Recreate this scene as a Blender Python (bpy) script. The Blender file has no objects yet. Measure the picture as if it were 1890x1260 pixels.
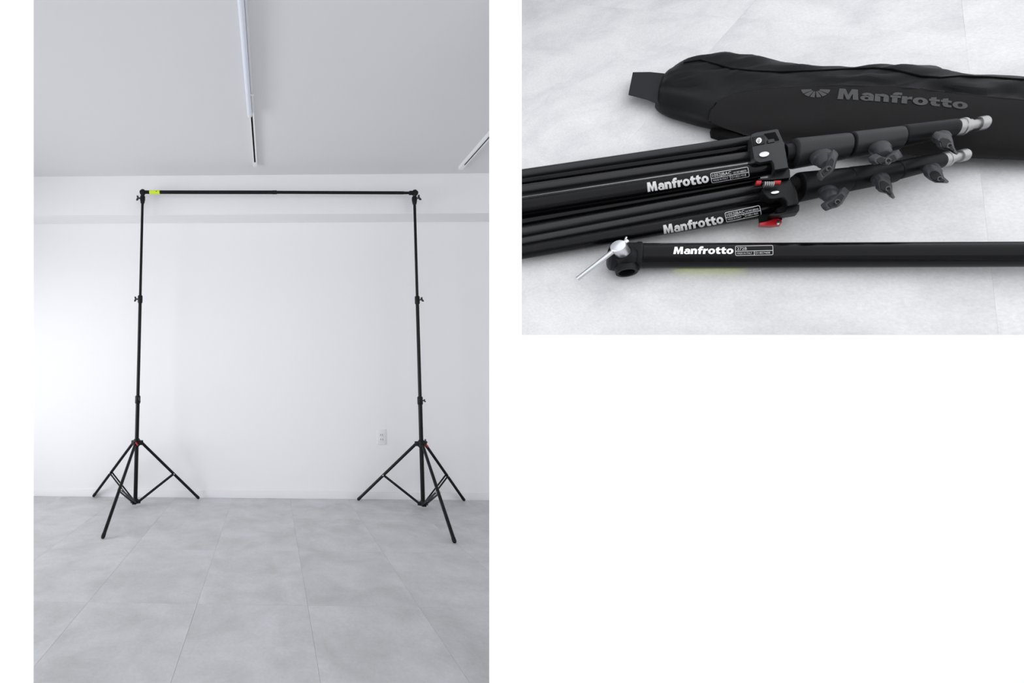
import bpy, bmesh, math, random
from mathutils import Vector, Matrix
from mathutils.bvhtree import BVHTree
R = math.radians
random.seed(7)
scn = bpy.context.scene
col = scn.collection

# ------------------------------------------------------------------ camera
F, CX, CY = 800.0, 482.0, 630.0          # focal length and principal point, pixels of 1890x1260
CAM = Vector((0, 0, 0.95))
yaw, pitch, roll = R(1.3), R(5.58), R(0.2)
fwd = Vector((-math.sin(yaw) * math.cos(pitch), math.cos(yaw) * math.cos(pitch), math.sin(pitch)))
rgt0 = Vector((math.cos(yaw), math.sin(yaw), 0))
up0 = rgt0.cross(fwd)
rgt = rgt0 * math.cos(roll) + up0 * math.sin(roll)
up = up0 * math.cos(roll) - rgt0 * math.sin(roll)
cd = bpy.data.cameras.new('camera')
cam = bpy.data.objects.new('camera', cd)
col.objects.link(cam)
M = Matrix((rgt, up, -fwd)).transposed().to_4x4()
M.translation = CAM
cam.matrix_world = M
cd.sensor_fit = 'HORIZONTAL'
cd.sensor_width = 36.0
cd.lens = F / 1890.0 * 36.0
cd.shift_x = (945.0 - CX) / 1890.0        # lens shift: the optical axis meets the picture left of its middle
cd.shift_y = 0.0
cd.clip_start = 0.05
scn.camera = cam

# ------------------------------------------------------------------ world, exposure
world = bpy.data.worlds.new('overcast_sky')
scn.world = world
world.use_nodes = True
bg = world.node_tree.nodes['Background']
bg.inputs[0].default_value = (0.965, 0.98, 1.0, 1)
bg.inputs[1].default_value = 1.0
scn.view_settings.view_transform = 'Standard'
scn.view_settings.look = 'None'
scn.view_settings.gamma = 1
scn.view_settings.use_curve_mapping = False
scn.view_settings.exposure = 0.55
# daylight entering by the tall side window
ld = bpy.data.lights.new('window_daylight', 'AREA'); ld.shape = 'RECTANGLE'; ld.size = 1.5; ld.size_y = 2.0; ld.energy = 22; ld.spread = R(100); ld.color = (0.97, 0.98, 1.0)
lo = bpy.data.objects.new('window_daylight', ld); col.objects.link(lo)
lo.location = (-3.62, 1.75, 1.0); lo.rotation_euler = (0, R(-90), R(19))
scn.cycles.use_denoising = True
scn.cycles.max_bounces = 10
scn.cycles.diffuse_bounces = 8

# ------------------------------------------------------------------ helpers
def ray(px, py):
    return (fwd + rgt * ((px - CX) / F) + up * ((CY - py) / F))

def proj(p):
    d = p - CAM
    z = d.dot(fwd)
    return (CX + F * d.dot(rgt) / z, CY - F * d.dot(up) / z)

def on_plane(px, py, p0, n):
    d = ray(px, py)
    t = (p0 - CAM).dot(n) / d.dot(n)
    return CAM + d * t

def on_z(px, py, z):
    return on_plane(px, py, Vector((0, 0, z)), Vector((0, 0, 1)))

def on_y(px, py, y):
    return on_plane(px, py, Vector((0, y, 0)), Vector((0, 1, 0)))

def at_depth(px, py, z):
    return CAM + ray(px, py) * z

ORG = {}
def tag(o, label=None, cat=None, group=None, kind=None):
    if label: o['label'] = label
    if cat: o['category'] = cat
    if group: o['group'] = group
    if kind: o['kind'] = kind
    return o

def thing(name, loc, label, cat, group=None):
    o = bpy.data.objects.new(name, None)
    o.empty_display_size = 0.1
    o.location = loc
    col.objects.link(o)
    ORG[o.name] = Vector(loc)
    return tag(o, label, cat, group)

def link(name, me, mat, parent=None, smooth=False):
    o = bpy.data.objects.new(name, me)
    col.objects.link(o)
    if mat: me.materials.append(mat)
    if smooth:
        for p in me.polygons: p.use_smooth = True
    if parent is not None:
        o.parent = parent
        ORG[o.name] = ORG[parent.name]
    else:
        ORG[o.name] = Vector((0, 0, 0))
    return o

def mk(name, vs, fs, mat, parent=None, smooth=False, bevel=0, seg=2, angle=35, subsurf=0, solid=0):
    off = ORG[parent.name] if parent is not None else Vector((0, 0, 0))
    bm = bmesh.new()
    bv = [bm.verts.new(Vector(v) - off) for v in vs]
    for f in fs:
        try: bm.faces.new([bv[i] for i in f])
        except ValueError: pass
    if not solid:
        bmesh.ops.recalc_face_normals(bm, faces=bm.faces)
    me = bpy.data.meshes.new(name)
    if bevel:
        es = [e for e in bm.edges if len(e.link_faces) == 2 and e.calc_face_angle(0) > R(angle)]
        bmesh.ops.bevel(bm, geom=es, offset=bevel, segments=seg, affect='EDGES', profile=0.6, clamp_overlap=True)
    bm.to_mesh(me); bm.free()
    o = link(name, me, mat, parent, smooth or bool(bevel))
    if bevel or smooth:
        me.set_sharp_from_angle(angle=R(40))
    if solid:
        m = o.modifiers.new('thickness', 'SOLIDIFY'); m.thickness = solid
    if subsurf:
        m = o.modifiers.new('smooth', 'SUBSURF'); m.levels = subsurf; m.render_levels = subsurf
    return o

def box_vf(c, sx, sy, sz):
    x, y, z = c
    vs = [(x + a * sx / 2, y + b * sy / 2, z + d * sz / 2) for a in (-1, 1) for b in (-1, 1) for d in (-1, 1)]
    fs = [(0, 1, 3, 2), (4, 6, 7, 5), (0, 4, 5, 1), (2, 3, 7, 6), (0, 2, 6, 4), (1, 5, 7, 3)]
    return vs, fs

def box(name, lo, hi, mat, parent=None, bevel=0, kind=None, label=None):
    c = [(a + b) / 2 for a, b in zip(lo, hi)]
    vs, fs = box_vf(c, *[abs(b - a) for a, b in zip(lo, hi)])
    o = mk(name, vs, fs, mat, parent, bevel=bevel)
    if kind: o['kind'] = kind
    if label: o['label'] = label
    return o

def frame(a):
    a = a.normalized()
    ref = Vector((0, 0, 1)) if abs(a.z) < 0.85 else Vector((1, 0, 0))
    e1 = a.cross(ref).normalized()
    e2 = e1.cross(a).normalized()
    return a, e1, e2

def lathe_vf(stations, n=24, cap0=True, cap1=True, squash=1.0):
    """stations: list of (centre, radius); rings are square to the overall axis"""
    a, e1, e2 = frame(stations[-1][0] - stations[0][0])
    vs, fs = [], []
    for c, r in stations:
        for k in range(n):
            t = 2 * math.pi * k / n
            vs.append(c + e1 * (r * math.cos(t)) + e2 * (r * squash * math.sin(t)))
    m = len(stations)
    for i in range(m - 1):
        for k in range(n):
            k2 = (k + 1) % n
            fs.append((i * n + k, i * n + k2, (i + 1) * n + k2, (i + 1) * n + k))
    if cap0: fs.append(tuple(range(n - 1, -1, -1)))
    if cap1: fs.append(tuple((m - 1) * n + k for k in range(n)))
    return vs, fs

def lathe(name, stations, mat, parent=None, n=24, cap0=True, cap1=True):
    vs, fs = lathe_vf(stations, n, cap0, cap1)
    return mk(name, vs, fs, mat, parent, smooth=True)

def rod(name, p0, p1, r0, mat, parent=None, r1=None, n=16, b=0.0):
    r1 = r0 if r1 is None else r1
    p0, p1 = Vector(p0), Vector(p1)
    if b:
        d = (p1 - p0).normalized()
        st = [(p0, r0 - b), (p0 + d * b, r0), (p1 - d * b, r1), (p1, r1 - b)]
    else:
        st = [(p0, r0), (p1, r1)]
    return lathe(name, st, mat, parent, n)

# ------------------------------------------------------------------ materials
def mat(name, colr, rough=0.5, metal=0.0, spec=0.5, coat=0.0):
    m = bpy.data.materials.new(name)
    m.use_nodes = True
    b = m.node_tree.nodes['Principled BSDF']
    b.inputs['Base Color'].default_value = (*colr, 1)
    b.inputs['Roughness'].default_value = rough
    b.inputs['Metallic'].default_value = metal
    b.inputs['Specular IOR Level'].default_value = spec
    b.inputs['Coat Weight'].default_value = coat
    return m

def bumpy(m, scale, strength, dist=0.002, detail=4, stretch=None):
    nt = m.node_tree; b = nt.nodes['Principled BSDF']
    tc = nt.nodes.new('ShaderNodeTexCoord')
    nz = nt.nodes.new('ShaderNodeTexNoise'); nz.inputs['Scale'].default_value = scale; nz.inputs['Detail'].default_value = detail
    bp = nt.nodes.new('ShaderNodeBump'); bp.inputs['Strength'].default_value = strength; bp.inputs['Distance'].default_value = dist
    src = tc.outputs['Object']
    if stretch:
        mp = nt.nodes.new('ShaderNodeMapping'); mp.inputs['Scale'].default_value = stretch
        nt.links.new(src, mp.inputs[0]); src = mp.outputs[0]
    nt.links.new(src, nz.inputs['Vector'])
    nt.links.new(nz.outputs['Fac'], bp.inputs['Height'])
    nt.links.new(bp.outputs[0], b.inputs['Normal'])
    return m

def tile_mat(name, lo, mid, hi, s1, s2, rough, fine=0.06, bump=0.15):
    """cloudy cement-look vinyl: large clouds, fine speckle, a slightly different shade per tile"""
    m = mat(name, mid, rough)
    nt = m.node_tree; b = nt.nodes['Principled BSDF']; L = nt.links.new
    tc = nt.nodes.new('ShaderNodeTexCoord')
    oi = nt.nodes.new('ShaderNodeObjectInfo')
    ad = nt.nodes.new('ShaderNodeVectorMath'); ad.operation = 'ADD'
    sc = nt.nodes.new('ShaderNodeVectorMath'); sc.operation = 'SCALE'; sc.inputs['Scale'].default_value = 37.0
    cb = nt.nodes.new('ShaderNodeCombineXYZ')
    for i in range(3): L(oi.outputs['Random'], cb.inputs[i])
    L(cb.outputs[0], sc.inputs[0]); L(tc.outputs['Object'], ad.inputs[0]); L(sc.outputs[0], ad.inputs[1])
    n1 = nt.nodes.new('ShaderNodeTexNoise'); n1.inputs['Scale'].default_value = s1; n1.inputs['Detail'].default_value = 7; n1.inputs['Roughness'].default_value = 0.62
    n1.inputs['Distortion'].default_value = 0.4
    n2 = nt.nodes.new('ShaderNodeTexNoise'); n2.inputs['Scale'].default_value = s2; n2.inputs['Detail'].default_value = 5; n2.inputs['Roughness'].default_value = 0.7
    L(ad.outputs[0], n1.inputs['Vector']); L(ad.outputs[0], n2.inputs['Vector'])
    rp = nt.nodes.new('ShaderNodeValToRGB')
    rp.color_ramp.elements[0].position = 0.32; rp.color_ramp.elements[0].color = (*lo, 1)
    rp.color_ramp.elements[1].position = 0.70; rp.color_ramp.elements[1].color = (*hi, 1)
    e = rp.color_ramp.elements.new(0.5); e.color = (*mid, 1)
    L(n1.outputs['Fac'], rp.inputs['Fac'])
    # per-tile and speckle value change
    mr = nt.nodes.new('ShaderNodeMapRange'); mr.inputs['To Min'].default_value = 0.985; mr.inputs['To Max'].default_value = 1.015
    L(oi.outputs['Random'], mr.inputs['Value'])
    mr2 = nt.nodes.new('ShaderNodeMapRange'); mr2.inputs['From Min'].default_value = 0.3; mr2.inputs['From Max'].default_value = 0.7
    mr2.inputs['To Min'].default_value = 1 - fine; mr2.inputs['To Max'].default_value = 1 + fine
    L(n2.outputs['Fac'], mr2.inputs['Value'])
    mu = nt.nodes.new('ShaderNodeMath'); mu.operation = 'MULTIPLY'
    L(mr.outputs[0], mu.inputs[0]); L(mr2.outputs[0], mu.inputs[1])
    vs = nt.nodes.new('ShaderNodeVectorMath'); vs.operation = 'SCALE'
    L(rp.outputs['Color'], vs.inputs[0]); L(mu.outputs[0], vs.inputs['Scale'])
    L(vs.outputs[0], b.inputs['Base Color'])
    bp = nt.nodes.new('ShaderNodeBump'); bp.inputs['Strength'].default_value = bump; bp.inputs['Distance'].default_value = 0.001
    L(n2.outputs['Fac'], bp.inputs['Height']); L(bp.outputs[0], b.inputs['Normal'])
    return m

m_page = mat('white_page_paint', (0.94, 0.94, 0.94), 0.9, spec=0.2)  # blank white of the page margins
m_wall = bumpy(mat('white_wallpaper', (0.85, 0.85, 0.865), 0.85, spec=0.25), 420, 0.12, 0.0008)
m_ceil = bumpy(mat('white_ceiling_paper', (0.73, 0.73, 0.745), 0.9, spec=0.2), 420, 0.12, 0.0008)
m_base = mat('baseboard_vinyl', (0.80, 0.80, 0.82), 0.55)
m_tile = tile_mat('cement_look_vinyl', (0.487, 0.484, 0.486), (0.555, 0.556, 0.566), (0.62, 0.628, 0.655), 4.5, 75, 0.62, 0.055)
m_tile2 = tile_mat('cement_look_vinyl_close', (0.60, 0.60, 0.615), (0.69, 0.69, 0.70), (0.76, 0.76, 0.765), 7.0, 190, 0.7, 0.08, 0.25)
m_sub = mat('tile_joint', (0.55, 0.55, 0.56), 0.9)
m_tube = mat('black_anodised_tube', (0.006, 0.006, 0.008), 0.35, spec=0.2)
m_gloss = mat('gloss_black_tube', (0.0022, 0.0022, 0.0028), 0.16, spec=0.2)
m_leg = mat('satin_black_leg_tube', (0.010, 0.010, 0.011), 0.28, spec=0.42)
m_plas = bumpy(mat('black_nylon_plastic', (0.006, 0.0062, 0.007), 0.45, spec=0.22), 900, 0.1, 0.0006)
m_knob = bumpy(mat('dark_grey_knob_plastic', (0.032, 0.033, 0.038), 0.5, spec=0.4), 900, 0.1, 0.0006)
m_collar = bumpy(mat('lit_collar_plastic', (0.021, 0.0215, 0.024), 0.45, spec=0.35), 900, 0.1, 0.0006)  # black plastic lightened: light painted into the farther stand's hub and collars
m_ring = mat('grey_ring_plastic', (0.06, 0.06, 0.066), 0.5, spec=0.4)
m_hole = mat('black_parts_and_shade', (0.003, 0.003, 0.003), 0.8, spec=0.1)  # black slots and marks; also paints shade at the hubs and lever
m_steel = mat('bright_zinc_steel', (0.72, 0.74, 0.76), 0.3, metal=1.0)
m_alu = mat('satin_aluminium', (0.42, 0.42, 0.42), 0.45, metal=1.0)
m_red = mat('red_anodised_metal', (0.42, 0.012, 0.018), 0.35, metal=0.2)
m_print = mat('silver_print', (0.62, 0.62, 0.62), 0.6)
m_printw = mat('white_print', (0.88, 0.88, 0.88), 0.6)
m_print_thin = mat('pale_grey_print', (0.5, 0.5, 0.52), 0.6)
m_yel = mat('yellow_green_label', (0.66, 0.86, 0.015), 0.5)
m_bag = bumpy(mat('black_bag_nylon', (0.0028, 0.0029, 0.0038), 0.45, spec=0.16), 500, 0.15, 0.001)
m_panel = bumpy(mat('charcoal_bag_panel', (0.016, 0.0153, 0.016), 0.8, spec=0.08), 700, 0.2, 0.001)
m_strap = bumpy(mat('charcoal_webbing', (0.025, 0.025, 0.028), 0.8, spec=0.15), 600, 0.3, 0.001)
m_bagprint = mat('grey_bag_print', (0.040, 0.040, 0.041), 0.6)
m_rail = mat('white_track_enamel', (0.82, 0.82, 0.83), 0.4)
m_lamp = mat('opal_lamp_plastic', (0.78, 0.82, 0.90), 0.35)
m_outlet = mat('outlet_white_plastic', (0.80, 0.80, 0.81), 0.35)
m_slot = mat('outlet_slot', (0.08, 0.08, 0.085), 0.6)
m_frame = mat('white_window_frame', (0.8, 0.8, 0.8), 0.4)

# ------------------------------------------------------------------ the studio room
Y_WALL = max(on_z(x, y + 1.0, 0.011).y for x, y in ((172.8, 914), (366.6, 917.8), (661.0, 920.5), (856.6, 921.5))) + 0.024
Z_BEAM = on_y(480, 411.0, Y_WALL).z
Y_BEAM = on_z(480, 395.5, Z_BEAM).y
H_CEIL = on_y(480, 322.8, Y_BEAM).z
print('room', Y_WALL, Z_BEAM, Y_BEAM, H_CEIL)
X_L, X_R = -3.4, 5.2
Y_F = 0.70            # line where the front partition stands

def struct(o, label=None):
    o['kind'] = 'structure'
    if label: o['label'] = label
    return o

struct(box('wall_back', (X_L - 0.1, Y_WALL, 0), (X_R + 0.1, Y_WALL + 0.12, H_CEIL), m_wall), 'white papered back wall behind the backdrop stands')
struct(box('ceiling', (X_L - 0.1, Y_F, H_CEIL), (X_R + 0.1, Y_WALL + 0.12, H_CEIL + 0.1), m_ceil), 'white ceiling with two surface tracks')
struct(box('trim_1', (X_L, Y_BEAM, Z_BEAM), (X_R, Y_WALL, H_CEIL), m_wall), 'boxed white beam along the top of the back wall')
struct(box('baseboard_back', (X_L, Y_WALL - 0.008, 0), (X_R, Y_WALL, 0.062), m_base, bevel=0.003), 'low white vinyl baseboard under the back wall')
struct(box('wall_right', (X_R, Y_F - 0.3, 0), (X_R + 0.1, Y_WALL, H_CEIL), m_wall), 'white side wall far to the right')
# left wall with a tall daylight window
WY0, WY1, WZ0, WZ1 = 0.95, 3.05, 0.30, 1.75
wl = struct(box('wall_left', (X_L - 0.1, Y_F - 0.3, 0), (X_L, WY0, H_CEIL), m_wall), 'white side wall with a tall daylight window')
box('wall_section', (X_L - 0.1, WY1, 0), (X_L, Y_WALL, H_CEIL), m_wall, wl)
box('wall_section', (X_L - 0.1, WY0, 0), (X_L, WY1, WZ0), m_wall, wl)
box('wall_section', (X_L - 0.1, WY0, WZ1), (X_L, WY1, H_CEIL), m_wall, wl)
wn = bpy.data.objects.new('window_1', None); col.objects.link(wn); wn.location = (X_L - 0.05, (WY0 + WY1) / 2, WZ0)
ORG[wn.name] = Vector(wn.location)
struct(wn, 'tall white framed window in the left side wall')
for yy in (WY0, (WY0 + WY1) / 2 - 0.02, WY1 - 0.04):
    box('window_frame', (X_L - 0.07, yy, WZ0), (X_L - 0.02, yy + 0.04, WZ1), m_frame, wn, bevel=0.004)
for zz in (WZ0, WZ1 - 0.04):
    box('window_frame', (X_L - 0.07, WY0 + 0.04, zz), (X_L - 0.02, WY1 - 0.04, zz + 0.04), m_frame, wn, bevel=0.004)

# floor: sub-floor slab plus individual vinyl tiles
fl = struct(box('floor', (-4.0, -2.2, -0.08), (6.0, Y_WALL + 0.12, -0.004), m_sub), 'pale grey cement-look vinyl tile floor of the studio')
TW, TD = 0.478, 0.61
x0t, y0t = 0.16, 2.585
me_t = None
for j in range(-5, 3):
    for i in range(-9, 12):
        xa, ya = x0t + i * TW, y0t + j * TD
        xb, yb = xa + TW, ya + TD
        if xa > X_R or xb < X_L - 0.1 or ya > Y_WALL or yb < -0.4: continue
        if me_t is None:
            vs, fs = box_vf((TW / 2, TD / 2, -0.002), TW - 0.0006, TD - 0.0006, 0.004)
            o = mk('tile', vs, fs, m_tile, fl, bevel=0.0003, seg=1)
            me_t = o.data
        else:
            o = link('tile', me_t, None, fl)
        dz = random.uniform(-0.00015, 0.0)
        o.location = (xa, ya, dz)
        if yb > Y_WALL: o.scale = (1, (Y_WALL - ya) / TD, 1)

# ------------------------------------------------------------------ white page margins, built as a partition in front of the studio
ZP, ZB = 0.62, 0.645
def panel(name, pf, pb, label):
    """front outline and back outline in the plane square to the viewing axis; splayed edges"""
    n = len(pf)
    vs = [at_depth(x, y, ZP) for x, y in pf] + [at_depth(CX + (x - CX) * ZP / ZB, CY + (y - CY) * ZP / ZB, ZB) for x, y in pb]
    fs = [tuple(range(n)), tuple(range(2 * n - 1, n - 1, -1))] + [(i, (i + 1) % n, n + (i + 1) % n, n + i) for i in range(n)]
    return struct(mk(name, vs, fs, m_page), label)
YB, YT = 1925, -700
panel('page_margin_left', [(-3900, YT), (62, YT), (62, YB), (-3900, YB)], [(-3900, YT), (30, YT), (30, YB), (-3900, YB)],
      'white page margin built as a partition at the left of the studio opening')
panel('page_margin_right', [(903, YT), (963, YT), (963, 618), (3400, 618), (3400, YB), (903, YB)],
      [(935, YT), (955, YT), (955, 640), (3400, 640), (3400, YB), (935, YB)],
      'white page margin built as a partition with a post and a low wall at the right')

# ------------------------------------------------------------------ ceiling tracks
def track(px0, py0, px1, py1, slot_from, slot_to, label):
    zt = H_CEIL - 0.028
    A = on_z(px0, py0, zt); B = on_z(px1, py1, zt)      # A = far end
    xm = (A.x + B.x) / 2
    xa = A.x
    y_far, y_near = A.y, B.y
    t = thing('ceiling_light_track', (xa, y_far, zt), label, 'light track', 'white tracks on the ceiling')
    w, hgt = 0.034, 0.028
    e = 0.003
    # channel profile extruded along y
    prof = [(-w/2, H_CEIL), (-w/2, zt), (-0.006, zt), (-0.006, zt + 0.014), (0.006, zt + 0.014), (0.006, zt), (w/2, zt), (w/2, H_CEIL)]
    n = len(prof)
    vs = [(xa + x, y_far - 0.05, z) for x, z in prof] + [(xa + x, y_near, z) for x, z in prof]
    fs = [tuple(range(n)), tuple(range(2*n-1, n-1, -1))] + [(i, (i+1) % n, n+(i+1) % n, n+i) for i in range(n)]
    mk('channel', vs, fs, m_rail, t)
    box('contact_strip', (xa - 0.0055, y_near + 0.002, zt + 0.004), (xa + 0.0055, y_far - 0.052, zt + 0.0135), m_hole, t)
    box('end_cap', (xa - w/2 - 0.001, y_far - 0.05, zt - 0.001), (xa + w/2 + 0.001, y_far + 0.02, H_CEIL), m_rail, t, bevel=0.003)
    return t, xa, zt, y_far
t1, xa1, zt1, yf1 = track(471, 306, 448, -60, 300, 212, 'white ceiling light track with a tube lamp, above the backdrop crossbar')
t2, xa2, zt2, yf2 = track(852, 311, 920, 240, 300, 212, 'short white ceiling track with a black slot, at the right post')
# linear tube lamp clipped under the first track
pe = on_z(461, 212, H_CEIL - 0.05)
lx, lz = pe.x, H_CEIL - 0.05
lamp = thing('tube_lamp', (lx, pe.y, lz), 'long white tube lamp clipped under the ceiling track', 'lamp')
lathe('tube', [(Vector((lx, pe.y - 0.004, lz)), 0.012), (Vector((lx, pe.y - 0.02, lz)), 0.0155), (Vector((lx, 0.75, lz)), 0.0155)], m_lamp, lamp, 24)
lathe('end_cap', [(Vector((lx, pe.y + 0.012, lz)), 0.011), (Vector((lx, pe.y + 0.006, lz)), 0.0158), (Vector((lx, pe.y - 0.016, lz)), 0.0162)], m_rail, lamp, 24)
box('adapter', (lx - 0.012, pe.y - 0.25, lz + 0.010), (lx + 0.012, pe.y - 0.10, zt1 + 0.001), m_rail, lamp, bevel=0.003)
kp = Vector((lx + 0.014, pe.y - 0.17, lz + 0.016))
lathe('lock_knob', [(kp, 0.005), (kp + Vector((0.014, 0, 0)), 0.006), (kp + Vector((0.018, 0, 0)), 0.004)], m_rail, lamp, 14)

# ------------------------------------------------------------------ wall outlet
p_tl = on_y(696, 791.5, Y_WALL); p_br = on_y(712, 821, Y_WALL)
ox, oz = (p_tl.x + p_br.x) / 2, (p_tl.z + p_br.z) / 2
ow, oh = 0.072, 0.125
out = thing('wall_outlet', (ox, Y_WALL, oz - oh / 2), 'white double wall socket plate low on the back wall', 'wall outlet')
box('cover_plate', (ox - ow/2, Y_WALL - 0.005, oz - oh/2), (ox + ow/2, Y_WALL, oz + oh/2), m_outlet, out, bevel=0.002)
for dz in (0.019, -0.019):
    sk = box('socket_face', (ox - 0.018, Y_WALL - 0.0068, oz + dz - 0.0165), (ox + 0.018, Y_WALL - 0.004, oz + dz + 0.0165), m_outlet, out, bevel=0.0025)
    for dx in (-0.0075, 0.0075):
        box('slot', (ox + dx - 0.0018, Y_WALL - 0.0074, oz + dz - 0.007), (ox + dx + 0.0018, Y_WALL - 0.0064, oz + dz + 0.007), m_slot, sk)

# ------------------------------------------------------------------ wing knob, in world axes
def wing_knob_small(parent, p, d, s=1.0, tilt=0.5):
    """p on the collar surface, d outward"""
    a, e1, e2 = frame(d)
    k = lathe('lock_knob', [(p, 0.008 * s), (p + a * 0.012 * s, 0.0065 * s), (p + a * 0.024 * s, 0.008 * s), (p + a * 0.028 * s, 0.006 * s)], m_knob, parent, 14)
    w = e1 * math.cos(tilt) + e2 * math.sin(tilt)
    v = a.cross(w).normalized()
    c = p + a * 0.024 * s
    out2 = [(-0.027, 0.010), (-0.022, -0.004), (0, -0.010), (0.022, -0.004), (0.027, 0.010), (0.018, 0.012), (0, 0.006), (-0.018, 0.012)]
    vs = []
    for sgn in (-1, 1):
        for q, z in out2: vs.append(c + w * q * s + a * z * s + v * sgn * 0.0045 * s)
    n = len(out2)
    fs = [tuple(range(n)), tuple(range(2*n-1, n-1, -1))] + [(i, (i+1) % n, n+(i+1) % n, n+i) for i in range(n)]
    mk('wing', vs, fs, m_knob, k, bevel=0.0015)

# ------------------------------------------------------------------ upright backdrop stands
def stand(cxpx, cypx, feet_px, knob_dirs, ys, label, lean_top):
    """cxpx, cypx: pixel of the floor point under the column; ys: pixel rows of the joints"""
    base = on_z(cxpx, cypx, 0.0)
    t = thing('backdrop_stand', base, label, 'light stand', 'upright backdrop stands')
    def zrow(py):
        # height on the vertical line through base that shows at pixel row py
        lo, hi = -0.2, 3.0
        for _ in range(40):
            mid = (lo + hi) / 2
            if proj(Vector((base.x, base.y, mid)))[1] > py: lo = mid
            else: hi = mid
        return lo
    topx = on_plane(lean_top[0], lean_top[1], base, Vector((0, 1, 0)))
    def C(z):      # column axis, leaning a hair as in the picture
        k = z / topx.z
        return Vector((base.x + (topx.x - base.x) * k, base.y, z))
    z_top0, z_top1 = zrow(ys['top'][1]), zrow(ys['top'][0])
    z_c2, z_c1, z_leg, z_bot = zrow(ys['c2']), zrow(ys['c1']), zrow(ys['leg']), zrow(ys['bot'])
    rod('column_tube', C(z_bot), C(z_c1), 0.0155, m_tube, t, n=20)
    rod('middle_tube', C(z_c1), C(z_c2), 0.0132, m_tube, t, n=20)
    rod('top_tube', C(z_c2), C(z_top0), 0.0108, m_tube, t, n=20)
    for z, r in ((z_c1, 0.0205), (z_c2, 0.0190)):
        lathe('collar', [(C(z - 0.032), r - 0.003), (C(z - 0.026), r), (C(z + 0.024), r), (C(z + 0.032), r - 0.004)], m_plas, t, 20)
    r = 0.0170
    lathe('top_collar', [(C(z_top0 - 0.004), r - 0.004), (C(z_top0 + 0.004), r - 0.001), (C((z_top0 + z_top1) / 2), r + 0.004), (C(z_top1 - 0.008), r + 0.004), (C(z_top1), r - 0.002)], m_plas, t, 20)
    for z, d, s, r in ((z_c1, knob_dirs[0], 0.7, 0.019), (z_c2, knob_dirs[1], 0.9, 0.018), (z_top1 - 0.022, knob_dirs[2], 1.0, 0.018)):
        d = Vector(d).normalized()
        wing_knob_small(t, C(z) + d * (r - 0.003), d, s, tilt=knob_dirs[3])
    z_spig = z_top1
    lathe('spigot', [(C(z_spig - 0.004), 0.009), (C(z_spig + 0.018), 0.009), (C(z_spig + 0.020), 0.0075), (C(z_spig + 0.034), 0.0075)], m_alu, t, 16)
    # leg collar (hub) and lower spider
    lathe('leg_hub', [(C(z_leg - 0.032), 0.018), (C(z_leg - 0.026), 0.0235), (C(z_leg + 0.020), 0.0235), (C(z_leg + 0.027), 0.018)], m_plas, t, 20)
    lathe('lower_spider', [(C(z_bot - 0.014), 0.014), (C(z_bot - 0.010), 0.021), (C(z_bot + 0.020), 0.021), (C(z_bot + 0.026), 0.0165)], m_plas, t, 20)
    hd = Vector((0.75, -0.55, 0.25)).normalized()
    wing_knob_small(t, C(z_leg + 0.012) + hd * 0.018, hd, 0.7, tilt=0.9)
    for fx, fy in feet_px:
        foot = on_z(fx, fy + 1.0, 0.011)
        rad = Vector((foot.x - base.x, foot.y - base.y, 0)).normalized()
        tan = Vector((-rad.y, rad.x, 0))
        p_at = C(z_leg - 0.006) + rad * 0.040
        # clevis lug on the hub
        lug = []
        c0 = C(z_leg - 0.004) + rad * 0.030
        for a in (-1, 1):
            for b in (-1, 1):
                for d in (-1, 1):
                    lug.append(c0 + rad * (0.018 * a) + tan * (0.014 * b) + Vector((0, 0, 0.018 * d)))
        fs = [(0, 1, 3, 2), (4, 6, 7, 5), (0, 4, 5, 1), (2, 3, 7, 6), (0, 2, 6, 4), (1, 5, 7, 3)]
        mk('hub_lug', lug, fs, m_plas, t, bevel=0.004)
        leg = rod('leg', p_at, foot, 0.0112, m_tube, t, n=16)
        d = (foot - p_at).normalized()
        lathe('rubber_foot', [(foot - d * 0.028, 0.0122), (foot - d * 0.004, 0.0126), (foot + d * 0.004, 0.009)], m_plas, leg, 16)
        q = p_at + (foot - p_at) * 0.55
        sp = C(z_bot + 0.004) + rad * 0.030
        c0 = C(z_bot + 0.002) + rad * 0.024
        lug = []
        for a in (-1, 1):
            for b in (-1, 1):
                for dd in (-1, 1):
                    lug.append(c0 + rad * (0.014 * a) + tan * (0.016 * b) + Vector((0, 0, 0.013 * dd)))
        mk('spider_lug', lug, fs, m_plas, t, bevel=0.003)
        for sgn in (-1, 1):
            rod('brace', q + tan * 0.0125 * sgn, sp + tan * 0.0125 * sgn, 0.0062, m_tube, t, n=12)
        lathe('pivot_bolt', [(q - tan * 0.019, 0.003), (q - tan * 0.018, 0.0048), (q + tan * 0.018, 0.0048), (q + tan * 0.019, 0.003)], m_steel, t, 12)
    return t, C, z_top1, base

stL, CL, zL, bL = stand(249.6, 934.0, [(172.8, 914), (366.6, 917.8), (189.8, 990.5)],
    [(0.6, -0.75, 0), (-1, -0.15, 0), (-1, -0.1, 0), 1.2], dict(top=(361, 375), c2=552, c1=737, leg=816, bot=926),
    'black telescopic stand near the bright left wall, carrying the yellow-labelled end of the bar', (263.0, 375))
stR, CR, zR, bR = stand(781.0, 939.0, [(661.0, 920.5), (856.6, 921.5), (839.0, 998.5)],
    [(0.9, -0.6, 0), (0.8, -0.65, 0), (0.75, -0.7, 0), 0.6], dict(top=(362.5, 376.5), c2=553.5, c1=739, leg=818, bot=930),
    'black telescopic stand just right of the wall socket, carrying the plain end of the bar', (765.2, 376))
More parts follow.
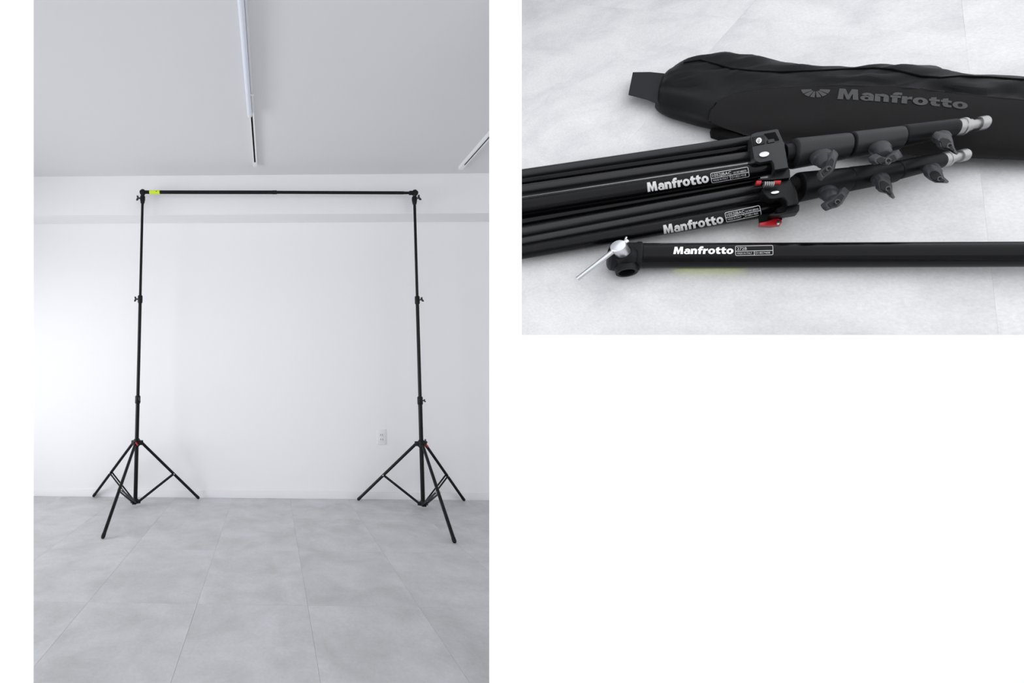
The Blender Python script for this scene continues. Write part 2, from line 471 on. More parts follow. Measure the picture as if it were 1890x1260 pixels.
# red spreader levers on the two stands
def red_lever(t, C, px, py):
    p = on_plane(px, py, CAM + fwd * ((C(0.3) - CAM).dot(fwd) - 0.03), fwd)
    rod('lock_lever', p, p + Vector((0.018, -0.006, -0.022)), 0.0065, m_red, t, n=12, b=0.002)
red_lever(stL, CL, 250.5, 816)
red_lever(stR, CR, 786, 820)

# ------------------------------------------------------------------ upright crossbar
zb_l, zb_r = zL + 0.045, zR + 0.045
def on_line(px, py):
    # on the plane through both column tops
    n = (CR(zb_r) - CL(zb_l)).cross(Vector((0, 0, 1))).normalized()
    return on_plane(px, py, CL(zb_l), n)
E0, E1 = on_line(262, 354.6), on_line(769, 356.0)
bar = thing('crossbar', on_line(263, 354.6), 'long black telescopic crossbar spanning the two upright stands', 'crossbar')
rod('outer_tube', on_line(268, 354.5), on_line(509, 354.8), 0.0148, m_tube, bar, n=20)
rod('middle_tube', on_line(509, 354.8), on_line(745, 355.8), 0.0128, m_tube, bar, n=20)
rod('inner_tube', on_line(745, 355.8), on_line(764, 355.9), 0.0110, m_tube, bar, n=20)
rod('joint_ring', on_line(503, 354.8), on_line(511, 354.8), 0.0158, m_plas, bar, n=20, b=0.001)
rod('end_sleeve', on_line(755, 355.9), on_line(771, 356.0), 0.0175, m_plas, bar, n=20, b=0.004)
rod('end_sleeve', on_line(258.5, 354.6), on_line(268, 354.5), 0.0180, m_plas, bar, n=20, b=0.004)
for px, py in ((263.5, 354.6), (765.5, 355.6)):
    c = on_line(px, py)
    lathe('spigot_socket', [(c - Vector((0, 0, 0.026)), 0.015), (c - Vector((0, 0, 0.02)), 0.0185), (c + Vector((0, 0, 0.016)), 0.0185), (c + Vector((0, 0, 0.022)), 0.013)], m_plas, bar, 20)
lb0, lb1 = on_line(276.2, 354.6), on_line(295.2, 354.6)
a_, e1_, e2_ = frame(lb1 - lb0)
vs, fs = [], []
for P in (lb0, lb1):
    for k in range(13):
        th = R(-20 + 220 * k / 12)
        d = Vector((0, -1, 0)) * math.sin(th) + Vector((0, 0, 1)) * math.cos(th)
        vs.append(P + d * 0.0153)
fs = [(k, k + 1, 13 + k + 1, 13 + k) for k in range(12)]
lab = mk('label', vs, fs, m_yel, bar, smooth=True)
lab['label'] = 'bright yellow-green label wrapped round the bar'
c = on_line(289.3, 354.3) + Vector((0, -0.0154, 0))
mk('label_mark', [c + Vector((-0.006, 0, -0.001)), c + Vector((-0.001, 0, -0.005)), c + Vector((0.006, 0, 0.001)), c + Vector((0, 0, 0.004))], [(0, 1, 2, 3)], m_hole, lab)

# ------------------------------------------------------------------ raised floor piece with the folded gear
# local frame in camera axes: U along the gear, W away up the slope, N out of the surface
AZ, AL = R(-30), R(58)
HS = 0.79            # height scale of the gear
Uc = Vector((math.cos(AZ), 0, math.sin(AZ)))
Hc = Vector((-math.sin(AZ), 0, math.cos(AZ)))
Wc = Hc * math.cos(AL) + Vector((0, 1, 0)) * math.sin(AL)
Nc = Vector((0, 1, 0)) * math.cos(AL) - Hc * math.sin(AL)
def c2w(v): return rgt * v.x + up * v.y + fwd * v.z
U, W, N = c2w(Uc).normalized(), c2w(Wc).normalized(), c2w(Nc).normalized()
O = at_depth(1426, 330, 1.0)
def P(px, py, h=0.0):
    return on_plane(px, py, O + N * (h * HS), N)

def px_radius(c, a, hw):
    """radius of a round tube with axis a through c that shows hw pixels on either side"""
    d = (c - CAM).normalized()
    e = a.cross(d).normalized()
    q0 = Vector(proj(c)); q1 = Vector(proj(c + e * 0.01)); qa = Vector(proj(c + a * 0.01))
    t = (qa - q0).normalized(); v = q1 - q0
    return hw / (abs(v.x * t.y - v.y * t.x) / 0.01)

def stations(p0, p1, h0, h1, st):
    A, B = P(p0[0], p0[1], h0), P(p1[0], p1[1], h1)
    a = (B - A).normalized()
    out = []
    for s, hw in st:
        q = (p0[0] + (p1[0] - p0[0]) * s, p0[1] + (p1[1] - p0[1]) * s)
        # nearest point of the straight axis to this ray
        d = ray(*q).normalized(); w0 = A - CAM
        b = a.dot(d); t = (b * d.dot(w0) - a.dot(w0)) / (1 - b * b)
        c = A + a * t
        out.append((c, px_radius(c, a, hw)))
    return out

def tube_px(name, p0, p1, hw0, hw1, h, m, parent, n=32, h1=None):
    return lathe(name, stations(p0, p1, h, h if h1 is None else h1, [(0, hw0), (1, hw1)]), m, parent, n)

def lathe_px(name, p0, p1, h, st, m, parent, n=32, h1=None, **k):
    return lathe(name, stations(p0, p1, h, h if h1 is None else h1, st), m, parent, n, **k)

def prism_px(name, poly, ht, hb, m, parent, bevel=0.002, seg=3, flare=None, lean=0.6):
    n = len(poly)
    top = [P(x, y, ht) for x, y in poly]
    cen = sum(top, Vector()) / n
    vd = (cen - CAM).normalized()
    ed = (-N * (1 - lean) + vd * lean).normalized()
    bot = [v + ed * (ht - hb) for v in top]
    if flare: bot = [v + (v - (cen - N * (ht - hb))) * flare for v in bot]
    fs = [tuple(range(n)), tuple(range(2*n-1, n-1, -1))] + [(i, (i+1) % n, n+(i+1) % n, n+i) for i in range(n)]
    return mk(name, top + bot, fs, m, parent, bevel=bevel, seg=seg, angle=20)

def k3(pts): return [(1360 + x / 5.727, 200 + y / 5.727) for x, y in pts]     # two close views used for measuring
def k4(pts): return [(1600 + x / 7.0, 190 + y / 7.0) for x, y in pts]

# base slab, carried down to the studio floor
crn = [P(935, -20), P(2120, -20), P(2120, 670), P(935, 670)]
low = [Vector((v.x, v.y + (0.16 if i > 1 else 0.0), 0.0)) for i, v in enumerate(crn)]
slab = mk('floor_raised', [v - N * 0.006 for v in crn] + low, [(0, 1, 2, 3), (7, 6, 5, 4), (0, 4, 5, 1), (1, 5, 6, 2), (2, 6, 7, 3), (3, 7, 4, 0)], m_sub)
struct(slab, 'sloping pale grey vinyl tile floor under the folded stands')
def seam(p, q):
    return (p, q)
def isect(l1, l2):
    (x1, y1), (x2, y2) = l1; (x3, y3), (x4, y4) = l2
    d = (x1 - x2) * (y3 - y4) - (y1 - y2) * (x3 - x4)
    a, b = x1 * y2 - y1 * x2, x3 * y4 - y3 * x4
    return ((a * (x3 - x4) - (x1 - x2) * b) / d, (a * (y3 - y4) - (y1 - y2) * b) / d)
VPX, VPY = 1733.0, -374.0
colsX = [948, 1365, 1782, 2199]          # where column joints cross the row joint
row = ((1100, 11), (1760, 66))
def col_line(x):
    y = 11 + (x - 1100) * 55 / 660
    return ((VPX, VPY), (x, y))
topl, botl = ((900, -90), (2200, -90)), ((900, 690), (2200, 690))
leftl, rightl = ((935, -90), (935, 690)), ((2120, -90), (2120, 690))
def clip_poly(poly, x0, y0, x1, y1):
    def cl(ps, f, g):
        o = []
        for i in range(len(ps)):
            a, b = ps[i - 1], ps[i]
            if f(b):
                if not f(a): o.append(g(a, b))
                o.append(b)
            elif f(a): o.append(g(a, b))
        return o
    def gx(X): return lambda a, b: (X, a[1] + (b[1] - a[1]) * (X - a[0]) / (b[0] - a[0]))
    def gy(Y): return lambda a, b: (a[0] + (b[0] - a[0]) * (Y - a[1]) / (b[1] - a[1]), Y)
    for f, g in ((lambda p: p[0] >= x0, gx(x0)), (lambda p: p[0] <= x1, gx(x1)), (lambda p: p[1] >= y0, gy(y0)), (lambda p: p[1] <= y1, gy(y1))):
        if poly: poly = cl(poly, f, g)
    return poly
def ext(l, y):
    (xa, ya), (xb, yb) = l
    return (xa + (xb - xa) * (y - ya) / (yb - ya), y)
xsc = [200, 948, 1365, 1782, 2199, 2700]
for i in range(5):
    la, lb_ = col_line(xsc[i]), col_line(xsc[i + 1])
    ra, rb = isect(la, row), isect(lb_, row)
    for quad in ([ext(la, -200), ext(lb_, -200), rb, ra], [ra, rb, ext(lb_, 900), ext(la, 900)]):
        pl = clip_poly(quad, 936, -19, 2119, 669)
        if len(pl) < 3: continue
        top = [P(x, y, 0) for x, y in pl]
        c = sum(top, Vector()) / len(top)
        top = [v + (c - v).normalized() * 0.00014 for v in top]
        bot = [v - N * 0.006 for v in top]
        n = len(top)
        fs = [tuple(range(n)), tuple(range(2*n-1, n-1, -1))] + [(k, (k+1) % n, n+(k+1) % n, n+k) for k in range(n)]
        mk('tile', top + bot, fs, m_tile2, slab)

# ------------------------------------------------------------------ flat print laid onto surfaces
def bvh_of(*objs):
    vs, fs = [], []
    for o in objs:
        off = ORG[o.name]; b = len(vs)
        vs += [v.co + off for v in o.data.vertices]
        fs += [tuple(b + i for i in p.vertices) for p in o.data.polygons]
    return BVHTree.FromPolygons(vs, fs)

def decal(name, polys2d, bvh, m, parent, lift=0.0006):
    """polys2d: (verts, faces) in picture pixels, wrapped on the surface found there"""
    vs, fs = polys2d
    pts = []
    for x, y in vs:
        d = ray(x, y).normalized()
        hit, nor, idx, dist = bvh.ray_cast(CAM, d)
        if hit is None: hit, nor = P(x, y, 0.03), -d
        if nor.dot(d) > 0: nor = -nor
        pts.append(hit + nor * lift)
    return mk(name, pts, fs, m, parent)

def decal_layers(name, shapes, bvh, m, parent, lift=0.0005, step=0.0003):
    """several overlapping outlines as one print, each layer a hair above the last"""
    V, Fc = [], []
    for k, (vs, fs) in enumerate(shapes):
        b = len(V)
        for x, y in vs:
            d = ray(x, y).normalized()
            hit, nor, idx, dist = bvh.ray_cast(CAM, d)
            if hit is None: hit, nor = P(x, y, 0.03), -d
            if nor.dot(d) > 0: nor = -nor
            V.append(hit + nor * (lift + step * k))
        Fc += [tuple(b + i for i in f) for f in fs]
    return mk(name, V, Fc, m, parent)

def slice2d(vs, fs, cuts):
    bm = bmesh.new()
    bv = [bm.verts.new((x, y, 0)) for x, y in vs]
    for f in fs:
        try: bm.faces.new([bv[i] for i in f])
        except ValueError: pass
    for (co, no) in cuts:
        bmesh.ops.bisect_plane(bm, geom=list(bm.verts) + list(bm.edges) + list(bm.faces), plane_co=co, plane_no=no)
    bm.verts.index_update()
    v2 = [(v.co.x, v.co.y) for v in bm.verts]
    f2 = [tuple(v.index for v in f.verts) for f in bm.faces]
    bm.free()
    return v2, f2

def text2d(s, offset=0.0, shear=0.0, spacing=1.0):
    cu = bpy.data.curves.new('txt', 'FONT'); cu.body = s; cu.offset = offset; cu.shear = shear; cu.space_character = spacing
    cu.resolution_u = 3
    o = bpy.data.objects.new('txt', cu); col.objects.link(o)
    dg = bpy.context.evaluated_depsgraph_get()
    me = o.evaluated_get(dg).to_mesh()
    vs = [(v.co.x, v.co.y) for v in me.vertices]; fs = [tuple(p.vertices) for p in me.polygons]
    o.evaluated_get(dg).to_mesh_clear()
    bpy.data.objects.remove(o); bpy.data.curves.remove(cu)
    x0 = min(v[0] for v in vs); x1 = max(v[0] for v in vs); y0 = 0.0; y1 = max(v[1] for v in vs)
    return [((x - x0) / (x1 - x0), (y - y0) / (y1 - y0)) for x, y in vs], fs

# heavy logotype letters drawn as outlines (unit: x-height 1, cap height 1.38)
def arc(cx, cy, rx, ry, a0, a1, n=12):
    return [(cx + rx * math.cos(R(a0 + (a1 - a0) * i / n)), cy + ry * math.sin(R(a0 + (a1 - a0) * i / n))) for i in range(n + 1)]
def ring_faces(outer, inner):
    n = len(outer)
    vs = outer + inner
    return vs, [(i, (i + 1) % n, n + (i + 1) % n, n + i) for i in range(n)]
def glyph(ch):
    """list of (verts, faces), advance"""
    if ch == 'M':
        h = 1.38
        o = [(0, 0), (0.10, h), (0.56, h), (0.80, 0.62), (1.04, h), (1.50, h), (1.60, 0), (1.17, 0), (1.14, 0.80), (0.90, 0), (0.70, 0), (0.46, 0.80), (0.43, 0)]
        f = [(0, 1, 2, 11, 12), (2, 3, 9, 10, 11) if False else (2, 3, 10, 11), (3, 9, 10), (3, 4, 8, 9), (4, 5, 6, 7, 8)]
        return [(o, f)], 1.72
    if ch == 'o':
        n = 24
        ou = arc(0.58, 0.5, 0.58, 0.53, 0, 360 - 360 / n, n - 1); inn = arc(0.58, 0.5, 0.19, 0.25, 0, 360 - 360 / n, n - 1)
        return [ring_faces(ou, inn)], 1.22
    if ch == 'a':
        n = 20
        ou = arc(0.46, 0.33, 0.46, 0.36, 0, 360 - 360 / n, n - 1); inn = arc(0.48, 0.31, 0.15, 0.13, 0, 360 - 360 / n, n - 1)
        st = ([(0.62, 0), (1.02, 0), (1.02, 0.62), (0.62, 0.62)], [(0, 1, 2, 3)])
        top_o = arc(0.54, 0.60, 0.48, 0.43, 0, 165, 10); top_i = arc(0.54, 0.60, 0.12, 0.14, 0, 165, 10)
        m = len(top_o)
        tp = (top_o + top_i, [(i, i + 1, m + i + 1, m + i) for i in range(m - 1)])
        return [ring_faces(ou, inn), st, tp], 1.10
    if ch == 'n':
        s = ([(0, 0), (0.42, 0), (0.42, 1.0), (0, 1.0)], [(0, 1, 2, 3)])
        to = arc(0.60, 0.58, 0.46, 0.45, 0, 150, 10); ti = arc(0.60, 0.58, 0.06, 0.10, 0, 150, 10); m = len(to)
        s2 = ([(0.65, 0), (1.06, 0), (1.06, 0.6), (0.65, 0.6)], [(0, 1, 2, 3)])
        return [s, s2, (to + ti, [(i, i + 1, m + i + 1, m + i) for i in range(m - 1)])], 1.16
    if ch == 'f':
        s = ([(0.14, 0), (0.56, 0), (0.56, 1.02), (0.14, 1.02)], [(0, 1, 2, 3)])
        b = ([(0, 0.68), (0.80, 0.68), (0.80, 0.98), (0, 0.98)], [(0, 1, 2, 3)])
        to = arc(0.58, 0.98, 0.44, 0.42, 180, 85, 8); ti = arc(0.60, 0.98, 0.05, 0.10, 180, 85, 8); m = len(to)
        e = ([(0.58, 1.08), (0.86, 1.08), (0.86, 1.40), (0.60, 1.40)], [(0, 1, 2, 3)])
        return [s, b, e, (to + ti, [(i, i + 1, m + i + 1, m + i) for i in range(m - 1)])], 0.88
    if ch == 'r':
        s = ([(0, 0), (0.42, 0), (0.42, 1.0), (0, 1.0)], [(0, 1, 2, 3)])
        a = ([(0.40, 0.52), (0.56, 0.64), (0.78, 0.62), (0.78, 1.02), (0.60, 1.00), (0.42, 0.84)], [(0, 1, 5), (1, 4, 5), (1, 2, 3, 4)])
        return [s, a], 0.84
    if ch == 't':
        s = ([(0.14, 0.30), (0.56, 0.30), (0.56, 1.30), (0.14, 1.20)], [(0, 1, 2, 3)])
        b = ([(0, 0.68), (0.82, 0.68), (0.82, 0.98), (0, 0.98)], [(0, 1, 2, 3)])
        k = ([(0.14, 0.30), (0.22, 0.06), (0.46, -0.02), (0.84, 0.0), (0.84, 0.30), (0.62, 0.30), (0.56, 0.36)], [(0, 1, 2, 6), (2, 3, 4, 5, 6)])
        return [s, b, k], 0.90
def logotype(layer):
    vs, fs, x = [], [], 0.0
    for ch in 'Manfrotto':
        parts, adv = glyph(ch)
        for v, f in parts[layer:layer + 1]:
            b = len(vs)
            vs += [(x + q[0], q[1]) for q in v]; fs += [tuple(b + i for i in g) for g in f]
        x += adv
    x -= 0.06
    return [(a / x, b / 1.38) for a, b in vs], fs

def place(shape, bl, br, height, cuts=7, lean=0.0):
    """unit shape (x 0..1, y 0..1) put on a baseline bl..br in pixels with a height in pixels"""
    vs, fs = shape
    cs = [((0, (i + 0.5) / cuts, 0), (0, 1, 0)) for i in range(cuts)]
    vs, fs = slice2d(vs, fs, cs)
    d = (br[0] - bl[0], br[1] - bl[1]); L = math.hypot(*d); ux, uy = d[0] / L, d[1] / L
    nx, ny = uy, -ux
    return [(bl[0] + d[0] * x + nx * height * y + ux * lean * y, bl[1] + d[1] * x + ny * height * y + uy * lean * y) for x, y in vs], fs

def strips(lines, w):
    vs, fs = [], []
    for (x0, y0), (x1, y1) in lines:
        n = max(1, int(math.hypot(x1 - x0, y1 - y0) / 4))
        L = math.hypot(x1 - x0, y1 - y0); nx, ny = -(y1 - y0) / L * w / 2, (x1 - x0) / L * w / 2
        b = len(vs)
        for i in range(n + 1):
            x, y = x0 + (x1 - x0) * i / n, y0 + (y1 - y0) * i / n
            vs += [(x + nx, y + ny), (x - nx, y - ny)]
        fs += [(b + 2*i, b + 2*i + 1, b + 2*i + 3, b + 2*i + 2) for i in range(n)]
    return vs, fs

def rating_box(bl, br, height, line1, line2a, line2b, bvh, parent, split=0.62, extra=None, mid=0.46):
    d = (br[0] - bl[0], br[1] - bl[1]); L = math.hypot(*d); ux, uy = d[0]/L, d[1]/L; nx, ny = uy, -ux
    def q(x, y): return (bl[0] + ux * x + nx * y, bl[1] + uy * x + ny * y)
    c = 2.0
    pts = [(c, 0), (L - c, 0), (L - 0.5, 0.6), (L, c), (L, height - c), (L - 0.5, height - 0.6), (L - c, height), (c, height), (0.5, height - 0.6), (0, height - c), (0, c), (0.5, 0.6)]
    ln = [(q(*pts[i]), q(*pts[(i + 1) % len(pts)])) for i in range(len(pts))]
    ln += [(q(0, height * mid), q(L, height * mid)), (q(L * split, 0), q(L * split, height * mid))]
    o = decal('rating_frame', strips(ln, 0.9), bvh, m_print, parent)
    def put(txt, x, y, w, hgt, off=0.0):
        decal('rating_text', place(text2d(txt, off), q(x, y), q(x + w, y), hgt, 3), bvh, m_print_thin, o)
    put(line1[0], 3, height * mid + 2.0, line1[1], height * (1 - mid) - 4.2, 0.0)
    if extra: put(extra[0], extra[2], height * mid + 2.0, extra[1], 3.0, 0.01)
    put(line2a, 3, 2.2, L * split - 7, height * mid - 4.4, 0.0)
    put(line2b, L * split + 2.5, 2.2, L * (1 - split) - 8, height * mid - 4.2, 0.0)

# ------------------------------------------------------------------ wing knob on the folded stands
def wing_knob(parent, boss_px, boss_h, hub_px, hub_h, r0, r1, outline, ring_px, ring_r, thick=0.020):
    r0 *= 0.50; r1 *= 0.58
    A, B = P(*boss_px, boss_h), P(*hub_px, hub_h)
    a = (B - A)
    k = lathe('lock_knob', [(A - a * 0.2, r0), (A + a * 0.18, r0 * 0.98), (A + a * 0.26, r0 * 0.86), (A + a * 0.27, r1), (A + a * 0.75, r1 * 0.95), (A + a * 0.95, r1 * 0.82), (A + a * 1.0, r1 * 0.6)], m_knob, parent, 28)
    # bladed grip: a frustum, wide at its foot and narrow at its dark flat face
    n = len(outline)
    h1 = hub_h + 0.014
    foot = [P(x, y, h1 - thick) for x, y in outline]
    mid = [P(x, y, h1 - thick * 0.45) for x, y in outline]
    cx, cy = ring_px
    face2 = [(cx + (x - cx) * 0.70, cy + (y - cy) * 0.70) for x, y in outline]
    face = [P(x, y, h1) for x, y in face2]
    fs = [tuple(range(n - 1, -1, -1))]
    for q in range(2):
        fs += [(q*n + i, q*n + (i+1) % n, (q+1)*n + (i+1) % n, (q+1)*n + i) for i in range(n)]
    fs.append(tuple(2*n + i for i in range(n)))
    mk('wing', foot + mid + face, fs, m_knob, k, bevel=0.0022, seg=2, angle=25)
    inner = [(cx + (x - cx) * 0.56, cy + (y - cy) * 0.56) for x, y in outline]
    ft = [P(x, y, h1 + 0.0012) for x, y in inner]; fb = [v - N * 0.002 for v in ft]
    mk('wing_face', ft + fb, [tuple(range(n)), tuple(range(2*n-1, n-1, -1))] + [(i, (i+1) % n, n+(i+1) % n, n+i) for i in range(n)], m_plas, k)
    c = P(*ring_px, h1 + 0.002)
    rr = ring_r * (c - CAM).dot(fwd) / F
    n = 20
    vs, fs = [], []
    for r, z in ((rr, -0.0015), (rr, 0.0012), (rr * 0.70, 0.0012), (rr * 0.66, -0.0015)):
        for i in range(n):
            t = 2 * math.pi * i / n
            vs.append(c + (rgt * math.cos(t) + up * math.sin(t)) * r + N * z)
    for q in range(3):
        for i in range(n):
            fs.append((q*n + i, q*n + (i+1) % n, (q+1)*n + (i+1) % n, (q+1)*n + i))
    mk('cap_ring', vs, fs, m_ring, k, smooth=True)
    return k

def collar_px(parent, p0, p1, hw0, hw1, h, mm, name='clamp_collar', swell=1.0):
    st = [(0.0, hw0 * 0.90), (0.025, hw0 * 0.985), (0.06, hw0), (0.5, (hw0 + hw1) / 2 * swell), (0.93, hw1), (0.975, hw1 * 0.97), (1.0, hw1 * 0.86)]
    return lathe_px(name, p0, p1, h, st, mm, parent, 40)

# ================= folded stand, the farther one
f1 = thing('folded_stand', P(963, 390, 0), 'folded black light stand lying nearest the bag, its collars lit grey', 'light stand', 'folded stands on the floor')
HX = 946
def ln(p0, p1, x): return (x, p0[1] + (p1[1] - p0[1]) * (x - p0[0]) / (p1[0] - p0[0]))
def leg_px(parent, p0, p1, hw0, hw1, h, m=m_leg, name='leg', h1=None):
    q = ln(p0, p1, HX)
    return tube_px(name, q, p1, hw0, hw1, h, m, parent, h1=h1)
leg_px(f1, (963, 322.5), (1394, 257.5), 10.5, 8.5, 0.040, h1=0.072)
leg_px(f1, (963, 336), (1400, 271), 9, 8, 0.026, m=m_gloss, name='brace', h1=0.058)  # dark tube added to blacken the shaded gap between the legs
leg_px(f1, (963, 352), (1400, 286.5), 11.5, 10, 0.044, h1=0.078)
c1 = leg_px(f1, (963, 384), (1432, 308.5), 20, 13.5, 0.055, m=m_gloss, name='column_tube', h1=0.088)
leg_px(f1, (963, 411), (1400, 333), 10, 8, 0.030, m=m_gloss, name='leg', h1=0.05)  # dark tube filling the black gap below the column
rod_h = 0.05
# hub block with clevises
prism_px('leg_hub', k3([(160, 412), (172, 400), (330, 372), (488, 345), (505, 365), (522, 470), (545, 625), (400, 648), (392, 590), (370, 548), (250, 570), (205, 556), (185, 535)]), 0.122, 0.05, m_collar, f1, bevel=0.004)
cl = prism_px('clevis', k3([(145, 290), (160, 270), (205, 254), (420, 217), (438, 222), (470, 300), (492, 348), (330, 376), (166, 408)]), 0.118, 0.05, m_collar, f1, bevel=0.004)
prism_px('clevis_recess_shade', k3([(290, 268), (405, 248), (448, 332), (352, 346), (330, 310)]), 0.1195, 0.115, m_hole, cl, bevel=0)  # dark plate on the clevis, painted as the shade of its hole
prism_px('clevis_pin', k3([(322, 330), (392, 318), (404, 350), (332, 366)]), 0.1225, 0.118, m_collar, cl, bevel=0.001)
prism_px('clevis', k3([(160, 300), (290, 276), (300, 372), (170, 398)]), 0.121, 0.112, m_plas, f1, bevel=0.003)
prism_px('clevis', k3([(404, 664), (548, 640), (562, 648), (564, 732), (400, 752), (240, 757), (222, 742), (388, 728), (410, 700)]), 0.108, 0.07, m_plas, f1, bevel=0.004)
prism_px('hub_gap_shade', k3([(372, 552), (388, 590), (392, 645), (545, 625), (550, 645), (400, 668), (384, 640)]), 0.1065, 0.06, m_hole, f1, bevel=0)  # dark block painted in as shade between hub and lower clevis
def flat_bolt(parent, c, r, h, m=m_steel, asp=0.62):
    n = 16
    poly = [(c[0] + r * math.cos(2*math.pi*i/n), c[1] - r * asp * math.sin(2*math.pi*i/n) - 0.12 * r * math.cos(2*math.pi*i/n)) for i in range(n)]
    return prism_px('bolt', poly, h + 0.003, h - 0.002, m, parent, bevel=0.0012, seg=2)
b = flat_bolt(f1, k3([(290, 482)])[0], 9.5, 0.123, asp=0.52)
b = flat_bolt(f1, k3([(233, 338)])[0], 5.6, 0.122, asp=1.0)
flat_bolt(f1, k3([(235, 337)])[0], 2.8, 0.1245, m_alu, asp=1.0)
# red pin with metal spring between the two stands
pin0, pin1 = k3([(198, 788)])[0], k3([(462, 784)])[0]
pin = tube_px('spreader_pin', k3([(200, 790)])[0], k3([(250, 788)])[0], 4.6, 4.6, 0.112, m_red, f1, 20)
tube_px('pin_end', k3([(385, 786)])[0], k3([(458, 785)])[0], 3.9, 4.2, 0.112, m_red, pin, 20)
tube_px('pin_shaft', k3([(245, 788)])[0], k3([(390, 786)])[0], 2.2, 2.2, 0.112, m_plas, pin, 12)
for cx_ in (292, 314, 336, 358, 378):
    lathe_px('spring_coil', k3([(cx_ - 11, 804)])[0], k3([(cx_ + 11, 802)])[0], 0.111, [(0, 4.2), (0.3, 5.6), (0.7, 5.6), (1, 4.2)], m_alu, pin, 20)
# telescopic sections
lathe_px('inner_tube', (1445, 285.5), (1475, 281), 0.098, [(0, 19), (1, 19)], m_plas, f1, 32)
for i in range(5):
    y0 = 292 + i * 3.0
collar1 = collar_px(f1, (1461, 284.5), (1564, 269.5), 28.0, 24.5, 0.098, m_collar)
lathe_px('inner_tube', (1555, 270), (1580, 267), 0.098, [(0, 18.5), (1, 18.5)], m_plas, f1, 32)
collar2 = collar_px(f1, (1567, 268.5), (1662, 255), 24.5, 22.5, 0.098, m_collar)
lathe_px('inner_tube', (1655, 255), (1672, 251), 0.098, [(0, 15.5), (1, 15.5)], m_plas, f1, 32)
collar3 = collar_px(f1, (1661, 252.0), (1764, 235.5), 20.5, 16.8, 0.098, m_plas)
def spigot(parent, p0, p1, st, h):
    return lathe_px('spigot', p0, p1, h, st, m_alu, parent, 36)
spigot(f1, (1756, 237), (1820, 226.2), [(0, 14), (0.12, 15), (0.26, 15), (0.28, 16.2), (0.35, 16.2), (0.37, 15), (0.375, 12), (0.52, 11.6), (0.53, 9.2), (0.74, 8.8), (0.76, 12.2), (0.80, 13), (0.96, 13), (1.0, 11.5)], 0.098)
wing_knob(f1, k3([(900, 520)])[0], 0.125, k3([(955, 590)])[0], 0.160, 0.030, 0.021,
    k3([(1020, 430), (1060, 462), (1075, 490), (1058, 545), (1035, 640), (1000, 682), (935, 725), (890, 768), (862, 752), (840, 700), (870, 655), (930, 610), (952, 545), (965, 490)]), k3([(972, 640)])[0], 5.2)
wing_knob(f1, k4([(170, 590)])[0], 0.122, k4([(225, 665)])[0], 0.152, 0.026, 0.019,
    k4([(20, 705), (40, 685), (115, 650), (190, 690), (235, 700), (330, 625), (410, 598), (440, 640), (468, 695), (400, 730), (330, 762), (285, 800), (240, 800), (150, 782), (100, 802), (70, 796), (22, 752)]), k4([(275, 752)])[0], 5.6)
wing_knob(f1, k4([(960, 440)])[0], 0.116, k4([(1010, 500)])[0], 0.140, 0.021, 0.015,
    k4([(842, 440), (860, 390), (895, 365), (950, 372), (1050, 400), (1110, 470), (1128, 560), (1150, 610), (1184, 645), (1165, 672), (1112, 650), (1060, 612), (960, 604), (905, 565), (880, 470)]), k4([(1068, 557)])[0], 5.2)
# printing
bv = bvh_of(c1)
decal_layers('printed_logo', [place(logotype(k), (1195.5, 354.0), (1309, 336.0), 17.0, 7) for k in range(4)], bv, m_print, f1)
rating_box((1314, 337.5), (1383, 325.5), 17.5, ('1052JBAC', 35), 'MADE IN ITALY', 'D1851418', bv, f1, split=0.5, extra=('U.S. PAT 6082370', 24, 42))

# ================= folded stand, the nearer one
f2 = thing('folded_stand', P(963, 470, 0), 'folded black light stand lying nearest the loose crossbar, with a red lever under its hub', 'light stand', 'folded stands on the floor')
leg_px(f2, (963, 429), (1404, 346.5), 9.5, 8, 0.066)
leg_px(f2, (963, 447), (1412, 361), 10, 8.5, 0.050, name='leg')
c2 = leg_px(f2, (963, 465.5), (1450, 380.0), 13.0, 15.0, 0.045, m=m_gloss, name='column_tube')
leg_px(f2, (963, 456), (1412, 371), 8, 8, 0.028, m=m_gloss, name='brace')  # dark tube deepening the shade between leg and column
prism_px('leg_hub', k3([(262, 850), (300, 825), (440, 772), (566, 742), (585, 758), (640, 880), (664, 1002), (532, 1035), (526, 985), (490, 940), (380, 958), (330, 946), (290, 905)]), 0.100, 0.05, m_plas, f2, bevel=0.004)
prism_px('clevis', k3([(540, 1042), (664, 1010), (662, 1078), (640, 1096), (530, 1112), (375, 1134), (335, 1122), (480, 1100), (512, 1090)]), 0.088, 0.06, m_plas, f2, bevel=0.004)
prism_px('hub_gap_shade', k3([(500, 945), (524, 985), (530, 1038), (540, 1045), (515, 1092), (480, 1098), (430, 1104), (420, 1060), (490, 1030)]), 0.084, 0.06, m_hole, f2, bevel=0)  # dark fill painted as the shaded gap under this hub
flat_bolt(f2, k3([(405, 885)])[0], 8.0, 0.101, asp=0.35)
lev = prism_px('lock_lever', k3([(235, 1218), (240, 1208), (320, 1193), (385, 1168), (440, 1160), (470, 1178), (478, 1200), (460, 1226), (420, 1228), (370, 1236), (245, 1232)]), 0.062, 0.045, m_red, f2, bevel=0.003)
prism_px('lever_shade', k3([(236, 1122), (340, 1116), (470, 1140), (482, 1172), (390, 1176), (320, 1200), (242, 1212)]), 0.058, 0.045, m_hole, lev, bevel=0.001)  # dark piece painted in as the shadow between lever and clevis
flat_bolt(lev, k3([(440, 1203)])[0], 3.8, 0.063, m_steel, asp=1.0)
tube_px('lever_pin', k3([(400, 1165)])[0], k3([(500, 1150)])[0], 2.5, 2.0, 0.05, m_alu, lev, 12)
lathe_px('inner_tube', (1462, 343), (1485, 340), 0.055, [(0, 18), (1, 18)], m_plas, f2, 32)
